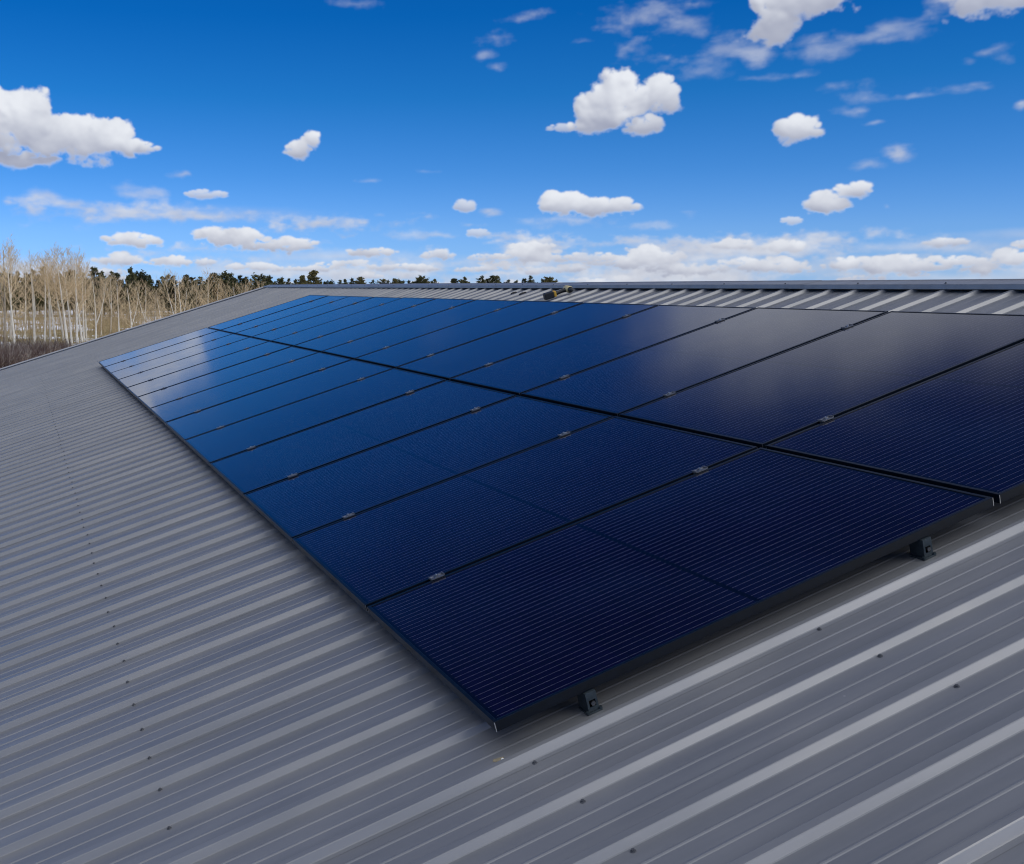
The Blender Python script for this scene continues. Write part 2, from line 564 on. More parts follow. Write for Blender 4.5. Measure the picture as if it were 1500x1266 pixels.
def roof_material():
    """charcoal painted steel: faint streaks down the slope, dust, gentle oil-canning"""
    m = bpy.data.materials.new("painted_steel")
    m.use_nodes = True
    nt = m.node_tree
    N, Lk = nt.nodes, nt.links
    b = N['Principled BSDF']
    b.inputs['Roughness'].default_value = .42
    b.inputs['Specular IOR Level'].default_value = .5
    b.inputs['Metallic'].default_value = .40
    t = N.new('ShaderNodeTexCoord')

    def noise(scale, st, det=5):
        mp = N.new('ShaderNodeMapping')
        mp.inputs['Scale'].default_value = st
        Lk.new(t.outputs['Object'], mp.inputs[0])
        n = N.new('ShaderNodeTexNoise')
        n.inputs['Scale'].default_value = scale
        n.inputs['Detail'].default_value = det
        Lk.new(mp.outputs[0], n.inputs['Vector'])
        return n.outputs['Fac']

    def ramp(f, lo, hi, c0, c1):
        r = N.new('ShaderNodeValToRGB')
        r.color_ramp.elements[0].position = lo
        r.color_ramp.elements[1].position = hi
        r.color_ramp.elements[0].color = c0
        r.color_ramp.elements[1].color = c1
        Lk.new(f, r.inputs[0])
        return r.outputs[0]
    streak = ramp(noise(9, (.12, 1.6, 1)), .3, .7, (.207, .218, .236, 1), (.262, .270, .284, 1))
    dust = ramp(noise(2.2, (1, 1, 1)), .5, .75, (0, 0, 0, 1), (1, 1, 1, 1))
    mx = N.new('ShaderNodeMix')
    mx.data_type = 'RGBA'
    mm = N.new('ShaderNodeMath')
    mm.operation = 'MULTIPLY'
    mm.inputs[1].default_value = .38
    Lk.new(dust, mm.inputs[0])
    Lk.new(mm.outputs[0], mx.inputs[0])
    Lk.new(streak, mx.inputs[6])
    mx.inputs[7].default_value = (.32, .32, .315, 1)
    # scattered pale specks
    sp = N.new('ShaderNodeTexVoronoi')
    sp.inputs['Scale'].default_value = 5.5
    Lk.new(t.outputs['Object'], sp.inputs['Vector'])
    spr = ramp(sp.outputs['Distance'], .012, .022, (1, 1, 1, 1), (0, 0, 0, 1))
    mm2 = N.new('ShaderNodeMath')
    mm2.operation = 'MULTIPLY'
    Lk.new(spr, mm2.inputs[0])
    Lk.new(ramp(noise(1.7, (1, 1, 1), 2), .52, .56, (0, 0, 0, 1), (.5, .5, .5, 1)), mm2.inputs[1])
    mx2 = N.new('ShaderNodeMix')
    mx2.data_type = 'RGBA'
    Lk.new(mm2.outputs[0], mx2.inputs[0])
    Lk.new(mx.outputs[2], mx2.inputs[6])
    mx2.inputs[7].default_value = (.42, .42, .42, 1)
    Lk.new(mx2.outputs[2], b.inputs['Base Color'])
    Lk.new(ramp(noise(6, (.3, 1, 1)), .3, .7, (.36, .36, .36, 1), (.46, .46, .46, 1)), b.inputs['Roughness'])
    bp = N.new('ShaderNodeBump')
    bp.inputs['Strength'].default_value = .25
    bp.inputs['Distance'].default_value = .008
    Lk.new(noise(3.0, (.35, 1.5, 1), 2), bp.inputs['Height'])
    bp2 = N.new('ShaderNodeBump')
    bp2.inputs['Strength'].default_value = .06
    bp2.inputs['Distance'].default_value = .001
    Lk.new(noise(260, (1, 1, 1), 2), bp2.inputs['Height'])
    Lk.new(bp.outputs[0], bp2.inputs['Normal'])
    Lk.new(bp2.outputs[0], b.inputs['Normal'])
    return m


PW, PL, PT = 1.038, 1.757, 0.030         # panel: along the ridge, up the slope, thickness
PU, PS = 1.058, 1.058 * 1.68             # spacing of the array
CELLP = .169


def glass_material():
    """dark cells with thin silver busbars under smooth glass; object x runs up the slope, y along the ridge"""
    m = bpy.data.materials.new("solar_glass")
    m.use_nodes = True
    nt = m.node_tree
    N, Lk = nt.nodes, nt.links
    b = N['Principled BSDF']
    t = N.new('ShaderNodeTexCoord')
    s = N.new('ShaderNodeSeparateXYZ')
    Lk.new(t.outputs['Object'], s.inputs[0])

    def M(op, a, bb=None, c=None):
        n = N.new('ShaderNodeMath')
        n.operation = op
        for i, v in enumerate((a, bb, c)):
            if v is None:
                continue
            if isinstance(v, (int, float)):
                n.inputs[i].default_value = v
            else:
                Lk.new(v, n.inputs[i])
        return n.outputs[0]
    x, y = s.outputs[0], s.outputs[1]
    cy = M('DIVIDE', M('SUBTRACT', y, (PW - 6 * CELLP) / 2), CELLP)
    fy = M('FRACT', cy)
    by = M('MULTIPLY', M('SUBTRACT', fy, .009), 6.11)      # six busbars a cell
    dist = M('ABSOLUTE', M('SUBTRACT', M('FRACT', by), .5))
    line = M('LESS_THAN', dist, .0155)
    incell = M('MULTIPLY', M('GREATER_THAN', fy, .010), M('LESS_THAN', fy, .990))
    inside = M('MULTIPLY', M('GREATER_THAN', cy, 0.0), M('LESS_THAN', cy, 6.0))
    # half-cut cells along the length, with a blank strip across the middle
    xc = M('ABSOLUTE', M('SUBTRACT', x, PL / 2))
    mid = M('GREATER_THAN', xc, .0075)
    top = M('LESS_THAN', xc, PL / 2 - .022)
    cx = M('DIVIDE', M('SUBTRACT', xc, .0075), .0845)
    fx = M('FRACT', cx)
    gap = M('GREATER_THAN', M('ABSOLUTE', M('SUBTRACT', fx, .5)), .486)
    pad = M('LESS_THAN', M('ABSOLUTE', M('SUBTRACT', M('FRACT', M('MULTIPLY', fx, 3.0)), .5)), .07)
    padw = M('MULTIPLY', pad, M('LESS_THAN', dist, .024))
    body = M('MULTIPLY', M('MULTIPLY', mid, top), M('MULTIPLY', incell, inside))
    lines = M('MULTIPLY', M('MAXIMUM', line, padw), body)
    notgap = M('SUBTRACT', 1.0, gap)
    cell = M('MULTIPLY', body, notgap)
    nz = N.new('ShaderNodeTexNoise')
    nz.inputs['Scale'].default_value = 30
    nz.inputs['Detail'].default_value = 3
    Lk.new(t.outputs['Object'], nz.inputs['Vector'])
    wn_ = N.new('ShaderNodeTexWhiteNoise')
    wn_.noise_dimensions = '2D'
    cv = N.new('ShaderNodeCombineXYZ')
    Lk.new(M('FLOOR', cy), cv.inputs[0])
    Lk.new(M('FLOOR', M('DIVIDE', x, .0845)), cv.inputs[1])
    Lk.new(cv.outputs[0], wn_.inputs['Vector'])
    c1 = N.new('ShaderNodeMix')
    c1.data_type = 'RGBA'
    Lk.new(cell, c1.inputs[0])
    c1.inputs[6].default_value = (.0015, .0015, .003, 1)
    cvar = N.new('ShaderNodeMix')
    cvar.data_type = 'RGBA'
    Lk.new(wn_.outputs['Value'], cvar.inputs[0])
    cvar.inputs[6].default_value = (.0026, .0010, .0085, 1)
    cvar.inputs[7].default_value = (.0034, .0014, .0135, 1)
    drift = N.new('ShaderNodeTexNoise')
    drift.inputs['Scale'].default_value = 1.6
    drift.inputs['Detail'].default_value = 3
    oi = N.new('ShaderNodeObjectInfo')
    va = N.new('ShaderNodeVectorMath')
    va.operation = 'ADD'
    Lk.new(t.outputs['Object'], va.inputs[0])
    Lk.new(oi.outputs['Location'], va.inputs[1])
    Lk.new(va.outputs[0], drift.inputs['Vector'])
    dm = N.new('ShaderNodeMapRange')
    dm.inputs['From Min'].default_value = .42
    dm.inputs['From Max'].default_value = .7
    Lk.new(drift.outputs['Fac'], dm.inputs['Value'])
    cd = N.new('ShaderNodeMix')
    cd.data_type = 'RGBA'
    Lk.new(dm.outputs[0], cd.inputs[0])
    Lk.new(cvar.outputs[2], cd.inputs[6])
    cd.inputs[7].default_value = (.0042, .0058, .022, 1)
    Lk.new(cd.outputs[2], c1.inputs[7])
    c2 = N.new('ShaderNodeMix')
    c2.data_type = 'RGBA'
    Lk.new(lines, c2.inputs[0])
    Lk.new(c1.outputs[2], c2.inputs[6])
    lv = N.new('ShaderNodeMix')
    lv.data_type = 'RGBA'
    Lk.new(nz.outputs['Fac'], lv.inputs[0])
    lv.inputs[6].default_value = (.06, .06, .085, 1)
    lv.inputs[7].default_value = (.22, .22, .28, 1)
    Lk.new(lv.outputs[2], c2.inputs[7])
    Lk.new(c2.outputs[2], b.inputs['Base Color'])
    b.inputs['IOR'].default_value = 1.52
    b.inputs['Sheen Weight'].default_value = .10          # dust film, seen at grazing angles
    b.inputs['Sheen Roughness'].default_value = .19
    b.inputs['Specular IOR Level'].default_value = .5
    # faint dust film: roughness wanders a little
    nz2 = N.new('ShaderNodeTexNoise')
    nz2.inputs['Scale'].default_value = 4
    nz2.inputs['Detail'].default_value = 5
    Lk.new(t.outputs['Object'], nz2.inputs['Vector'])
    rr = N.new('ShaderNodeMapRange')
    rr.inputs['To Min'].default_value = .07
    rr.inputs['To Max'].default_value = .13
    Lk.new(nz2.outputs['Fac'], rr.inputs['Value'])
    Lk.new(rr.outputs[0], b.inputs['Roughness'])
    return m


M_ROOF = roof_material()
M_GLASS = glass_material()
M_FRAME = mat("black_anodised_frame", (.0020, .0052, .0110), .32, 0.0, .26, var=.25, vscale=30)
M_SEAM_GLINT = mat("seam_glint_aluminium", (.75, .76, .78), .3, 1.0)  # bright metal for the highlight drawn on the frame corners
M_CLAMP = mat("clamp_metal", (.19, .20, .22), .42, .8, var=.25, vscale=80)
M_BRKT = mat("bracket_metal", (.055, .075, .09), .4, .5, var=.25, vscale=60)
M_BOLT = mat("bolt_steel", (.40, .41, .43), .34, 1.0)
M_TRIM = mat("trim_steel", (.5, .5, .5), .45, 0, var=.06)
M_SCREW = mat("screw_paint", (.10, .105, .115), .4, .3)
M_WALL = mat("wall_steel", (.34, .33, .30), .5, 0, var=.08)
M_DARK = mat("shadow_lining", (.02, .02, .02), .8)
M_BLACKPL = mat("black_plastic", (.012, .013, .014), .5, var=.3, vscale=90)
M_YELLOW = mat("yellow_plastic", (.62, .36, .04), .42, var=.1, vscale=60)
M_CREAM = mat("pale_yellow_plastic", (.62, .52, .26), .5, var=.2, vscale=90)  # pale mottled yellow of the motor housing
M_TRUNK = mat("aspen_bark", (.70, .62, .47), .85, col2=(.92, .86, .72), vscale=5, stretch=(1, 1, .5))
M_TRUNK2 = mat("tan_bark", (.36, .29, .20), .9, col2=(.5, .42, .31), vscale=5)
M_TWIG = mat("bare_twigs", (.60, .43, .23), .9, col2=(.84, .67, .42), vscale=2)
M_BRUSH = mat("dry_brush", (.36, .25, .115), .95, col2=(.74, .57, .33), vscale=.5)
M_SHRUB = mat("red_willow_twigs", (.16, .10, .08), .9, col2=(.34, .26, .20), vscale=2.5)
M_NEEDLE = mat("pine_needles", (.050, .058, .020), .85, col2=(.14, .13, .045), vscale=1.1)
M_NEEDLE2 = mat("olive_needles", (.11, .098, .030), .85, col2=(.22, .185, .065), vscale=1.1)
M_PBARK = mat("pine_bark", (.10, .065, .045), .95, col2=(.17, .12, .085), vscale=6)

# ------------------------------------------------------------------ ground
GZ = -5.4 + 0.0


def ground_material():
    m = bpy.data.materials.new("winter_meadow")
    m.use_nodes = True
    nt = m.node_tree
    N, Lk = nt.nodes, nt.links
    b = N['Principled BSDF']
    b.inputs['Roughness'].default_value = .95
    b.inputs['Specular IOR Level'].default_value = .1
    t = N.new('ShaderNodeTexCoord')

    def noise(scale, det=6, st=(1, 1, 1)):
        mp = N.new('ShaderNodeMapping')
        mp.inputs['Scale'].default_value = st
        Lk.new(t.outputs['Object'], mp.inputs[0])
        n = N.new('ShaderNodeTexNoise')
        n.inputs['Scale'].default_value = scale
        n.inputs['Detail'].default_value = det
        n.inputs['Roughness'].default_value = .62
        Lk.new(mp.outputs[0], n.inputs['Vector'])
        return n.outputs['Fac']

    def ramp(f, els):
        r = N.new('ShaderNodeValToRGB')
        while len(r.color_ramp.elements) < len(els):
            r.color_ramp.elements.new(.5)
        for e, (p, c) in zip(r.color_ramp.elements, els):
            e.position = p
            e.color = (*c, 1)
        Lk.new(f, r.inputs[0])
        return r.outputs[0]
    grass = ramp(noise(.35), [(.3, (.20, .15, .07)), (.5, (.34, .27, .13)), (.7, (.45, .37, .20))])
    snow = ramp(noise(.11, 8, (1, .8, 1)), [(.485, (0, 0, 0)), (.52, (1, 1, 1))])
    mx = N.new('ShaderNodeMix')
    mx.data_type = 'RGBA'
    Lk.new(snow, mx.inputs[0])
    Lk.new(grass, mx.inputs[6])
    mx.inputs[7].default_value = (.84, .86, .9, 1)
    Lk.new(mx.outputs[2], b.inputs['Base Color'])
    return m


def ground_z(x, y):
    d = math.hypot(x - CAM.x, y - CAM.y)
    z = GZ
    z += .25 * math.sin(x * .05 + 1) * math.sin(y * .043) * min(1, d / 60)
    if d > 132:
        z += min(d - 132, 60) * .016
    return z


def add_ground():
    mb = MB()
    rings = [0, 25, 45, 60, 75, 85, 95, 105, 115, 125, 135, 145, 155, 170, 190, 220, 260, 320, 420, 600, 900, 1500, 3000, 5000]
    n = 120
    mb.v.append((0, 0, GZ))
    for r in rings[1:]:
        for k in range(n):
            a = 2 * PI * k / n
            x, y = r * math.sin(a) + CAM.x, r * math.cos(a) + CAM.y
            mb.v.append((x, y, ground_z(x, y)))
    for k in range(n):
        mb.f.append((0, 1 + (k + 1) % n, 1 + k))
    for q in range(len(rings) - 2):
        for k in range(n):
            j = (k + 1) % n
            mb.f.append((1 + q * n + k, 1 + q * n + j, 1 + (q + 1) * n + j, 1 + (q + 1) * n + k))
    mb.m = [0] * len(mb.f)
    o = mb.build("ground", ground_material(), smooth=True)
    tag(o, kind='structure')


add_ground()

# ------------------------------------------------------------------ the building
PAN = -.095                                # pan of the sheet below the glass plane
RIBP, RIBU = .2206, -.089                  # rib spacing; u of the screw line of rib 0
U0, U1 = -5.6, 19.75
S_EAVE, S_RIDGE = -4.2, 4.37
RIBH = .019


def rib_profile(u0, u1):
    """(u, h) outline of the ribbed sheet, major ribs with two small stiffeners between"""
    pts = []
    k = math.ceil((u0 - RIBU) / RIBP)
    pts.append((u0, 0))
    while True:
        n = RIBU + k * RIBP + .011
        if n + RIBP > u1:
            break
        pts += [(n - .002, 0), (n + .001, .0012), (n + .0115, RIBH - .0012), (n + .0140, RIBH), (n + .0335, RIBH),
                (n + .0360, RIBH - .0012), (n + .0465, .0012), (n + .0495, 0)]
        for q in (1, 2):
            c = n + .0475 + (RIBP - .0475) * q / 3.0
            pts += [(c - .0065, 0), (c - .0035, .0012), (c, .0018), (c + .0035, .0012), (c + .0065, 0)]
        k += 1
    pts.append((u1, 0))
    return pts


def sheet(prof, s0, s1, ns, mb):
    i = len(mb.v)
    n = len(prof)
    for q in range(ns + 1):
        s = s0 + (s1 - s0) * q / ns
        mb.v += [(s, u, h) for u, h in prof]
    for q in range(ns):
        for k in range(n - 1):
            a = i + q * n + k
            mb.f.append((a, a + n, a + n + 1, a + 1))
            mb.m.append(0)


ROOT = empty("metal_building", rp(0, 7, PAN) + Vector((0, 0, 0)))
ROOT.location = (S_RIDGE * CS, (U0 + U1) / 2, GZ)
tag(ROOT, "low metal building whose charcoal ribbed steel roof carries the solar array", "building")
RIDGE = rp(S_RIDGE, 0, PAN)


def to_root(o, world_mat):
    o.parent = ROOT
    o.matrix_parent_inverse = Matrix.Identity(4)
    o.matrix_basis = Matrix.Translation(-Vector(ROOT.location)) @ world_mat


RM = Matrix.Translation(rp(0, 0, PAN)) @ Matrix.Rotation(-SLOPE, 4, 'Y')
prof = rib_profile(U0, U1)
mb = MB()
sheet(prof, S_EAVE, S_RIDGE - .015, 1, mb)
# side laps every fourth rib: the upper sheet wraps over the rib and ends on its crown
k = math.ceil((U0 - RIBU) / RIBP)
k0 = k
while RIBU + (k + 1) * RIBP < U1:
    if k % 4 == 0:
        n = RIBU + k * RIBP + .011
        lap = [(n - .016, .0006), (n - .0025, .0014), (n + .0005, .003), (n + .0108, RIBH + .0012), (n + .0136, RIBH + .0032),
               (n + .0268, RIBH + .0034), (n + .0274, RIBH + .0003)]
        sheet(lap, S_EAVE, S_RIDGE - .015, 1, mb)
    k += 1
roof_o = mb.build("roof_sheet", M_ROOF)
to_root(roof_o, RM)
# the slope beyond the ridge
RM2 = Matrix.Translation(RIDGE * 2 - rp(0, 0, PAN)) @ Matrix.Identity(4)
mb = MB()
sheet([(-u, h) for u, h in prof][::-1], -(S_RIDGE - S_EAVE), -.015, 1, mb)
back_o = mb.build("roof_sheet", M_ROOF)
RMb = Matrix.Translation((RIDGE.x, 0, RIDGE.z)) @ Matrix.Rotation(PI, 4, 'Z') @ Matrix.Rotation(-SLOPE, 4, 'Y')
to_root(back_o, RMb)

# ridge cap: two flanges, a hemmed drop edge on each side, small hump along the ridge
CAPS = .172
hb = RIBH + .0015


CAPX, CAPZ = -CAPS * CS - (RIBH + .0015) * SN, -CAPS * SN + (RIBH + .0015) * CS     # lower edge of the hem


def flange(sgn):
    """points (x, z) relative to the ridge line, from the hem to the hump; the flange lies flatter than the roof"""
    out = []
    for x, z in ((.010, .0012), (0, 0), (-.002, .003), (-.0005, .029), (.0025, .0315), (.030, .0355), (.130, .0495), (.146, .0535), (.158, .0585), (-CAPX, .0600)):
        out.append((sgn * (CAPX + x), CAPZ + z))
    return out


pl = flange(1)
pr = flange(-1)
cp = pl + pr[::-1][1:]
mb = MB()
seg = 3.05
u = U0 - .03
lift = 0
while u < U1 + .03:
    e = min(u + seg + .12, U1 + .03)
    mb.prism([(x * (1 + .004 * lift), z + .0016 * lift) for x, z in cp], u, e, closed=False)
    u += seg
    lift = 1 - lift
cap_o = mb.build("ridge_cap", M_ROOF)
sol = cap_o.modifiers.new("thickness", 'SOLIDIFY')
sol.thickness = .0012
sol.offset = -1
to_root(cap_o, Matrix.Translation((RIDGE.x, 0, RIDGE.z)))
cmb = MB()
cmb.cone((0, 0, 0), (0, 0, .002), .008, .0074, 12)
cmb.cone((0, 0, .002), (0, 0, .007), .005, .0047, 6)
cmesh = cmb.mesh("screw", M_SCREW)
for q in range(-4, 86, 3):
    uu = RIBU + q * RIBP + .035
    if not U0 < uu < U1:
        continue
    o = link("screw", cmesh, cap_o)
    o.location = (CAPX + .020, uu, CAPZ + .0355)
    o.rotation_euler = (0, R(-8), 0)

# rake trims
for uu, sg in ((U1, 1), (U0, -1)):
    for side in (0, 1):
        mb = MB()
        ya, yb = (uu - .035, uu + .018) if sg > 0 else (uu - .018, uu + .035)
        mb.box(S_EAVE if side == 0 else -(S_RIDGE - S_EAVE), (S_RIDGE - .19) if side == 0 else -.19, ya if side == 0 else -yb, yb if side == 0 else -ya, RIBH + .002, RIBH + .020)
        yo = (yb, yb + .003) if sg > 0 else (ya - .003, ya)
        if side:
            yo = (-yo[1], -yo[0])
        mb.box(S_EAVE if side == 0 else -(S_RIDGE - S_EAVE), S_RIDGE - .01 if side == 0 else -.01, yo[0], yo[1], -.14, RIBH + .0215)
        o = mb.build("rake_trim", M_TRIM)
        to_root(o, RM if side == 0 else RMb)
# walls with a closed soffit line
EX = rp(S_EAVE, 0, PAN)
xw0, xw1 = EX.x + .35, 2 * RIDGE.x - EX.x - .35


def wallpanel(p, q, base, top0, top1, thick):
    mb = MB()
    d = (Vector(q) - Vector(p))
    L = d.length
    nrib = max(2, int(L / .3))
    # ribbed wall sheet as thin verticals
    i = len(mb.v)
    d.normalize()
    nrm = Vector((d.y, -d.x, 0))
    pr_ = []
    for k in range(nrib):
        for f_, off in ((0, 0), (.62, 0), (.7, .019), (.88, .019), (.96, 0)):
            pr_.append(((k + f_) / nrib, off))
    pr_.append((1, 0))
    for f_, off in pr_:
        b_ = Vector(p) + d * (L * f_) + nrm * off
        zt = top0(f_) if callable(top0) else top0
        mb.v.append((b_.x, b_.y, base))
        mb.v.append((b_.x, b_.y, zt))
    for k in range(len(pr_) - 1):
        a = i + 2 * k
        mb.f.append((a, a + 2, a + 3, a + 1))
        mb.m.append(0)
    return mb


ze = EX.z - .05 + .35 * math.tan(SLOPE)
for (p, q, top) in (((xw0, U1 - .1, 0), (xw0, U0 + .1, 0), ze), ((xw1, U0 + .1, 0), (xw1, U1 - .1, 0), ze)):
    o = wallpanel(p, q, GZ - .4, top, None, 0).build("wall", M_WALL)
    to_root(o, Matrix.Identity(4))


def gable(f_):
    return ze + (RIDGE.z - ze - .06) * (1 - abs(2 * f_ - 1))


for (p, q) in (((xw0, U0 + .1, 0), (xw1, U0 + .1, 0)), ((xw1, U1 - .1, 0), (xw0, U1 - .1, 0))):
    o = wallpanel(p, q, GZ - .4, gable, None, 0).build("wall", M_WALL)
    to_root(o, Matrix.Identity(4))

# screws: hex washer heads beside the ribs, on the purlin lines (a hundred nearest ones, the rest as one part)
def screw_geo(mb, s, u, h0):
    a0 = random.random()
    mb.cone((s, u, h0), (s, u, h0 + .0015), .0070, .0064, 12)
    i = len(mb.v)
    for z in (.0015, .0055):
        for k in range(6):
            t = a0 + PI * k / 3
            mb.v.append((s + .0042 * math.cos(t), u + .0042 * math.sin(t), h0 + z))
    for k in range(6):
        j = (k + 1) % 6
        mb.f.append((i + k, i + j, i + 6 + j, i + 6 + k))
        mb.m.append(0)
    mb.f.append(tuple(i + 6 + k for k in range(6)))
    mb.m.append(0)


screw_pos = []
for srow in (-2.70, -1.787, -.877, .055, .980, 1.90, 2.82, 3.74):
    for k in range(k0, int((U1 - RIBU) / RIBP)):
        uu = RIBU + k * RIBP + random.uniform(-.003, .003)
        ss = srow + random.uniform(-.006, .006)
        under = (-.02 < uu < 13 * PU + .0) and (-.01 < ss < 2 * PS)
        if under:
            continue
        if srow > 1 and uu < 0 and srow < 2.5 and False:
            continue
        screw_pos.append((ss, uu))


def vis_rank(p):
    w = rp(p[0], p[1], PAN)
    d = w - CAM
    z = d.dot(_fw)
    if z < .2:
        return 1e9
    px = 515.5 + 1476 * d.dot(_rt) / z
    py = 682.2 + 1476 * d.dot(_dn) / z
    if -5 < px < 1505 and -5 < py < 1271:
        return z
    return 1e6 + z


screw_pos.sort(key=vis_rank)
smb = MB()
screw_geo(smb, 0, 0, 0)
smesh = smb.mesh("screw", M_SCREW)
for (ss, uu) in screw_pos[:90]:
    o = link("screw", smesh)
    o.parent = roof_o
    o.location = (ss, uu, .0004)
    o.rotation_euler = (0, 0, random.random())
smb = MB()
for (ss, uu) in screw_pos[90:]:
    screw_geo(smb, ss, uu, .0004)
o = smb.build("screws", M_SCREW, roof_o)
tag(o, "far rows of roof screws", kind='stuff')

# ------------------------------------------------------------------ solar panels
ORD = ['first', 'second', 'third', 'fourth', 'fifth', 'sixth', 'seventh', 'eighth', 'ninth', 'tenth', 'eleventh', 'twelfth', 'thirteenth']


def make_panel():
    root = empty("solar_panel")
    fw, lip = .0115, .0022
    mb = MB()
    # frame bars: long bars run up the slope, short bars butt between them
    for y0, y1 in ((0, fw), (PW - fw, PW)):
        mb.box(0, PL, y0, y1, -PT, 0)
    for x0, x1 in ((0, fw), (PL - fw, PL)):
        mb.box(x0, x1, fw + .0002, PW - fw - .0002, -PT, -.0001)
    # lower return flange
    mb.box(fw, PL - fw, fw, fw + .018, -PT, -PT + .002)
    mb.box(fw, PL - fw, PW - fw - .018, PW - fw, -PT, -PT + .002)
    mb.build("frame", M_FRAME, root, bevel=.0009)
    mb = MB()
    mb.box(fw - .001, PL - fw + .001, fw - .001, PW - fw + .001, -.0075, -lip)
    mb.build("glass", M_GLASS, root)
    for x, y in ((-.0004, -.0004), (PL - .0014, -.0004), (-.0004, PW - .0014), (PL - .0014, PW - .0014)):  # bright strips on the corner joints, standing in for the bevel highlight
        mb = MB()
        mb.box(x, x + .0018, y, y + .0018, -PT, -.0012)
        mb.build("corner_seam_glint", M_SEAM_GLINT, root)
    mb = MB()
    mb.box(PL / 2 - .05, PL / 2 + .05, PW / 2 - .04, PW / 2 + .04, -.026, -.0076)
    mb.build("junction_box", M_BLACKPL, root)
    return root


proto = make_panel()
ROT = (0, -SLOPE, 0)
rr = random.Random(3)
for row in range(2):
    for c in range(13):
        o = proto if (row == 0 and c == 0) else copy_tree(proto)
        o.location = rp(row * PS + (.006 if row == 0 else .012), c * PU + .01 * (c == 0) * 0 + .010, rr.uniform(-.0015, .0015) if c or row else 0)
        o.rotation_euler = (rr.uniform(-.0012, .0012), -SLOPE + rr.uniform(-.0008, .0008), 0)
        rn = 'lower' if row == 0 else 'upper'
        if c == 0:
            lb = ("nearest black solar panel of the lower row, its corner pointing at the viewer" if row == 0 else
                  "nearest solar panel of the upper row, cut off by the right edge of the photo")
        elif c == 12:
            lb = "farthest narrow blue looking solar panel at the far end of the %s row" % rn
        else:
            lb = "dark solar panel in the %s row, %s column counted from the near end" % (rn, ORD[c])
        tag(o, lb, "solar panel", "solar panels of the roof array")

# ------------------------------------------------------------------ clamps in the gaps between the columns
def make_clamp():
    root = empty("panel_clamp")
    mb = MB()
    # hat section: two wings resting on the frames, sunken channel between
    pr_ = [(-.017, .0006), (-.017, .0036), (-.0075, .0036), (-.0065, .001), (.0065, .001), (.0075, .0036), (.017, .0036), (.017, .0006), (.0095, .0006), (.0085, -.022), (-.0085, -.022), (-.0095, .0006)]
    i = len(mb.v)
    n = len(pr_)
    L2 = .025
    mb.v += [(-L2, y, z) for y, z in pr_] + [(L2, y, z) for y, z in pr_]
    for k in range(n):
        j = (k + 1) % n
        mb.f.append((i + k, i + n + k, i + n + j, i + j))
    mb.f.append(tuple(i + k for k in range(n)))
    mb.f.append(tuple(i + n + k for k in range(n))[::-1])
    mb.m = [0] * len(mb.f)
    mb.build("clamp_plate", M_CLAMP, root, fix=True)
    mb = MB()
    mb.cone((0, 0, .001), (0, 0, .0024), .0095, .0092, 16)
    mb.cone((0, 0, .0024), (0, 0, .0095), .0068, .0064, 6)
    mb.cone((.0, 0, .0095), (0, 0, .0125), .0035, .003, 8)
    mb.build("bolt", M_BOLT, root, fix=True)
    mb = MB()
    for xa in (-.0285, .0255):
        mb = MB()
        mb.box(xa, xa + .003, -.014, .014, .0006, .0075)
        mb.build("end_tab", M_CLAMP, root)
    return root


cl = make_clamp()
CLS = (.300, 1.476, 2.100, 3.254)
used = False
for g in range(1, 13):
    for q, s in enumerate(CLS):
        if g == 1 and q == 3:
            pass
        o = copy_tree(cl) if used else cl
        used = True
        o.location = rp(s + rr.uniform(-.006, .006), g * PU + .0, .001)
        o.rotation_euler = (0, -SLOPE, rr.uniform(-.03, .03))
        where = ['lower part of lower row', 'upper part of lower row', 'lower part of upper row', 'upper part of upper row'][q]
        tag(o, "bolted metal clamp in the %s gap from the near end, %s" % (ORD[g - 1], where), "clamp", "clamps holding neighbouring panels")

# ------------------------------------------------------------------ brackets showing under the end panels
def make_bracket():
    root = empty("mounting_bracket")
    mb = MB()
    hz = -PAN - PT - .001          # pan to the underside of the frame
    # front plate with a slotted hole: four strips round the slot, slightly splayed
    w = .0165
    y0, y1 = -.0025, .0
    mb.box(-w, w, y0, y1, hz * .62, hz)
    mb.box(-w, -.010, y0, y1, .006, hz * .62)
    mb.box(.010, w, y0, y1, .006, hz * .62)
    mb.box(-.010, .010, y0, y1, .006, hz * .30)
    mb.build("plate", M_BRKT, root)
    mb = MB()
    mb.box(-w - .007, w + .007, -.007, .045, .0005, .0055)
    mb.build("foot", M_BRKT, root, bevel=.0012)
    mb = MB()
    mb.box(-w, w, .0002, .050, hz - .004, hz - .0004)
    mb.box(-w, -w + .003, .0002, .050, .006, hz - .0042)
    mb.box(w - .003, w, .0002, .050, .006, hz - .0042)
    mb.build("body", M_BRKT, root)
    mb = MB()
    mb.cone((.001, .0035, hz * .46), (.001, -.006, hz * .46), .0075, .0072, 6)
    mb.build("bolt", M_BOLT, root, fix=True)
    for sx in (-1, 1):
        mb = MB()
        mb.cone((sx * (w + .003), -.003, .0055), (sx * (w + .003), -.003, .0075), .0062, .0060, 12)
        mb.cone((sx * (w + .003), -.003, .0075), (sx * (w + .003), -.003, .0115), .0055, .0052, 6)
        mb.build("screw", M_BRKT, root, fix=True)
    return root


br = make_bracket()
spots = [(.292, .004, 0, "lower end of the nearest lower row panel"), (1.484, .004, 0, "upper end of the nearest lower row panel"),
         (.30, 13 * PU - .004, PI, "far lower corner of the array")]
for i, (s, uu, rz, wh) in enumerate(spots):
    o = br if i == 0 else copy_tree(br)
    o.matrix_world = Matrix.Translation(rp(s, uu, PAN)) @ Matrix.Rotation(-SLOPE, 4, 'Y') @ Matrix.Rotation(rz, 4, 'Z')
    tag(o, "dark slotted steel bracket under the %s" % wh, "bracket", "brackets under the array edge")

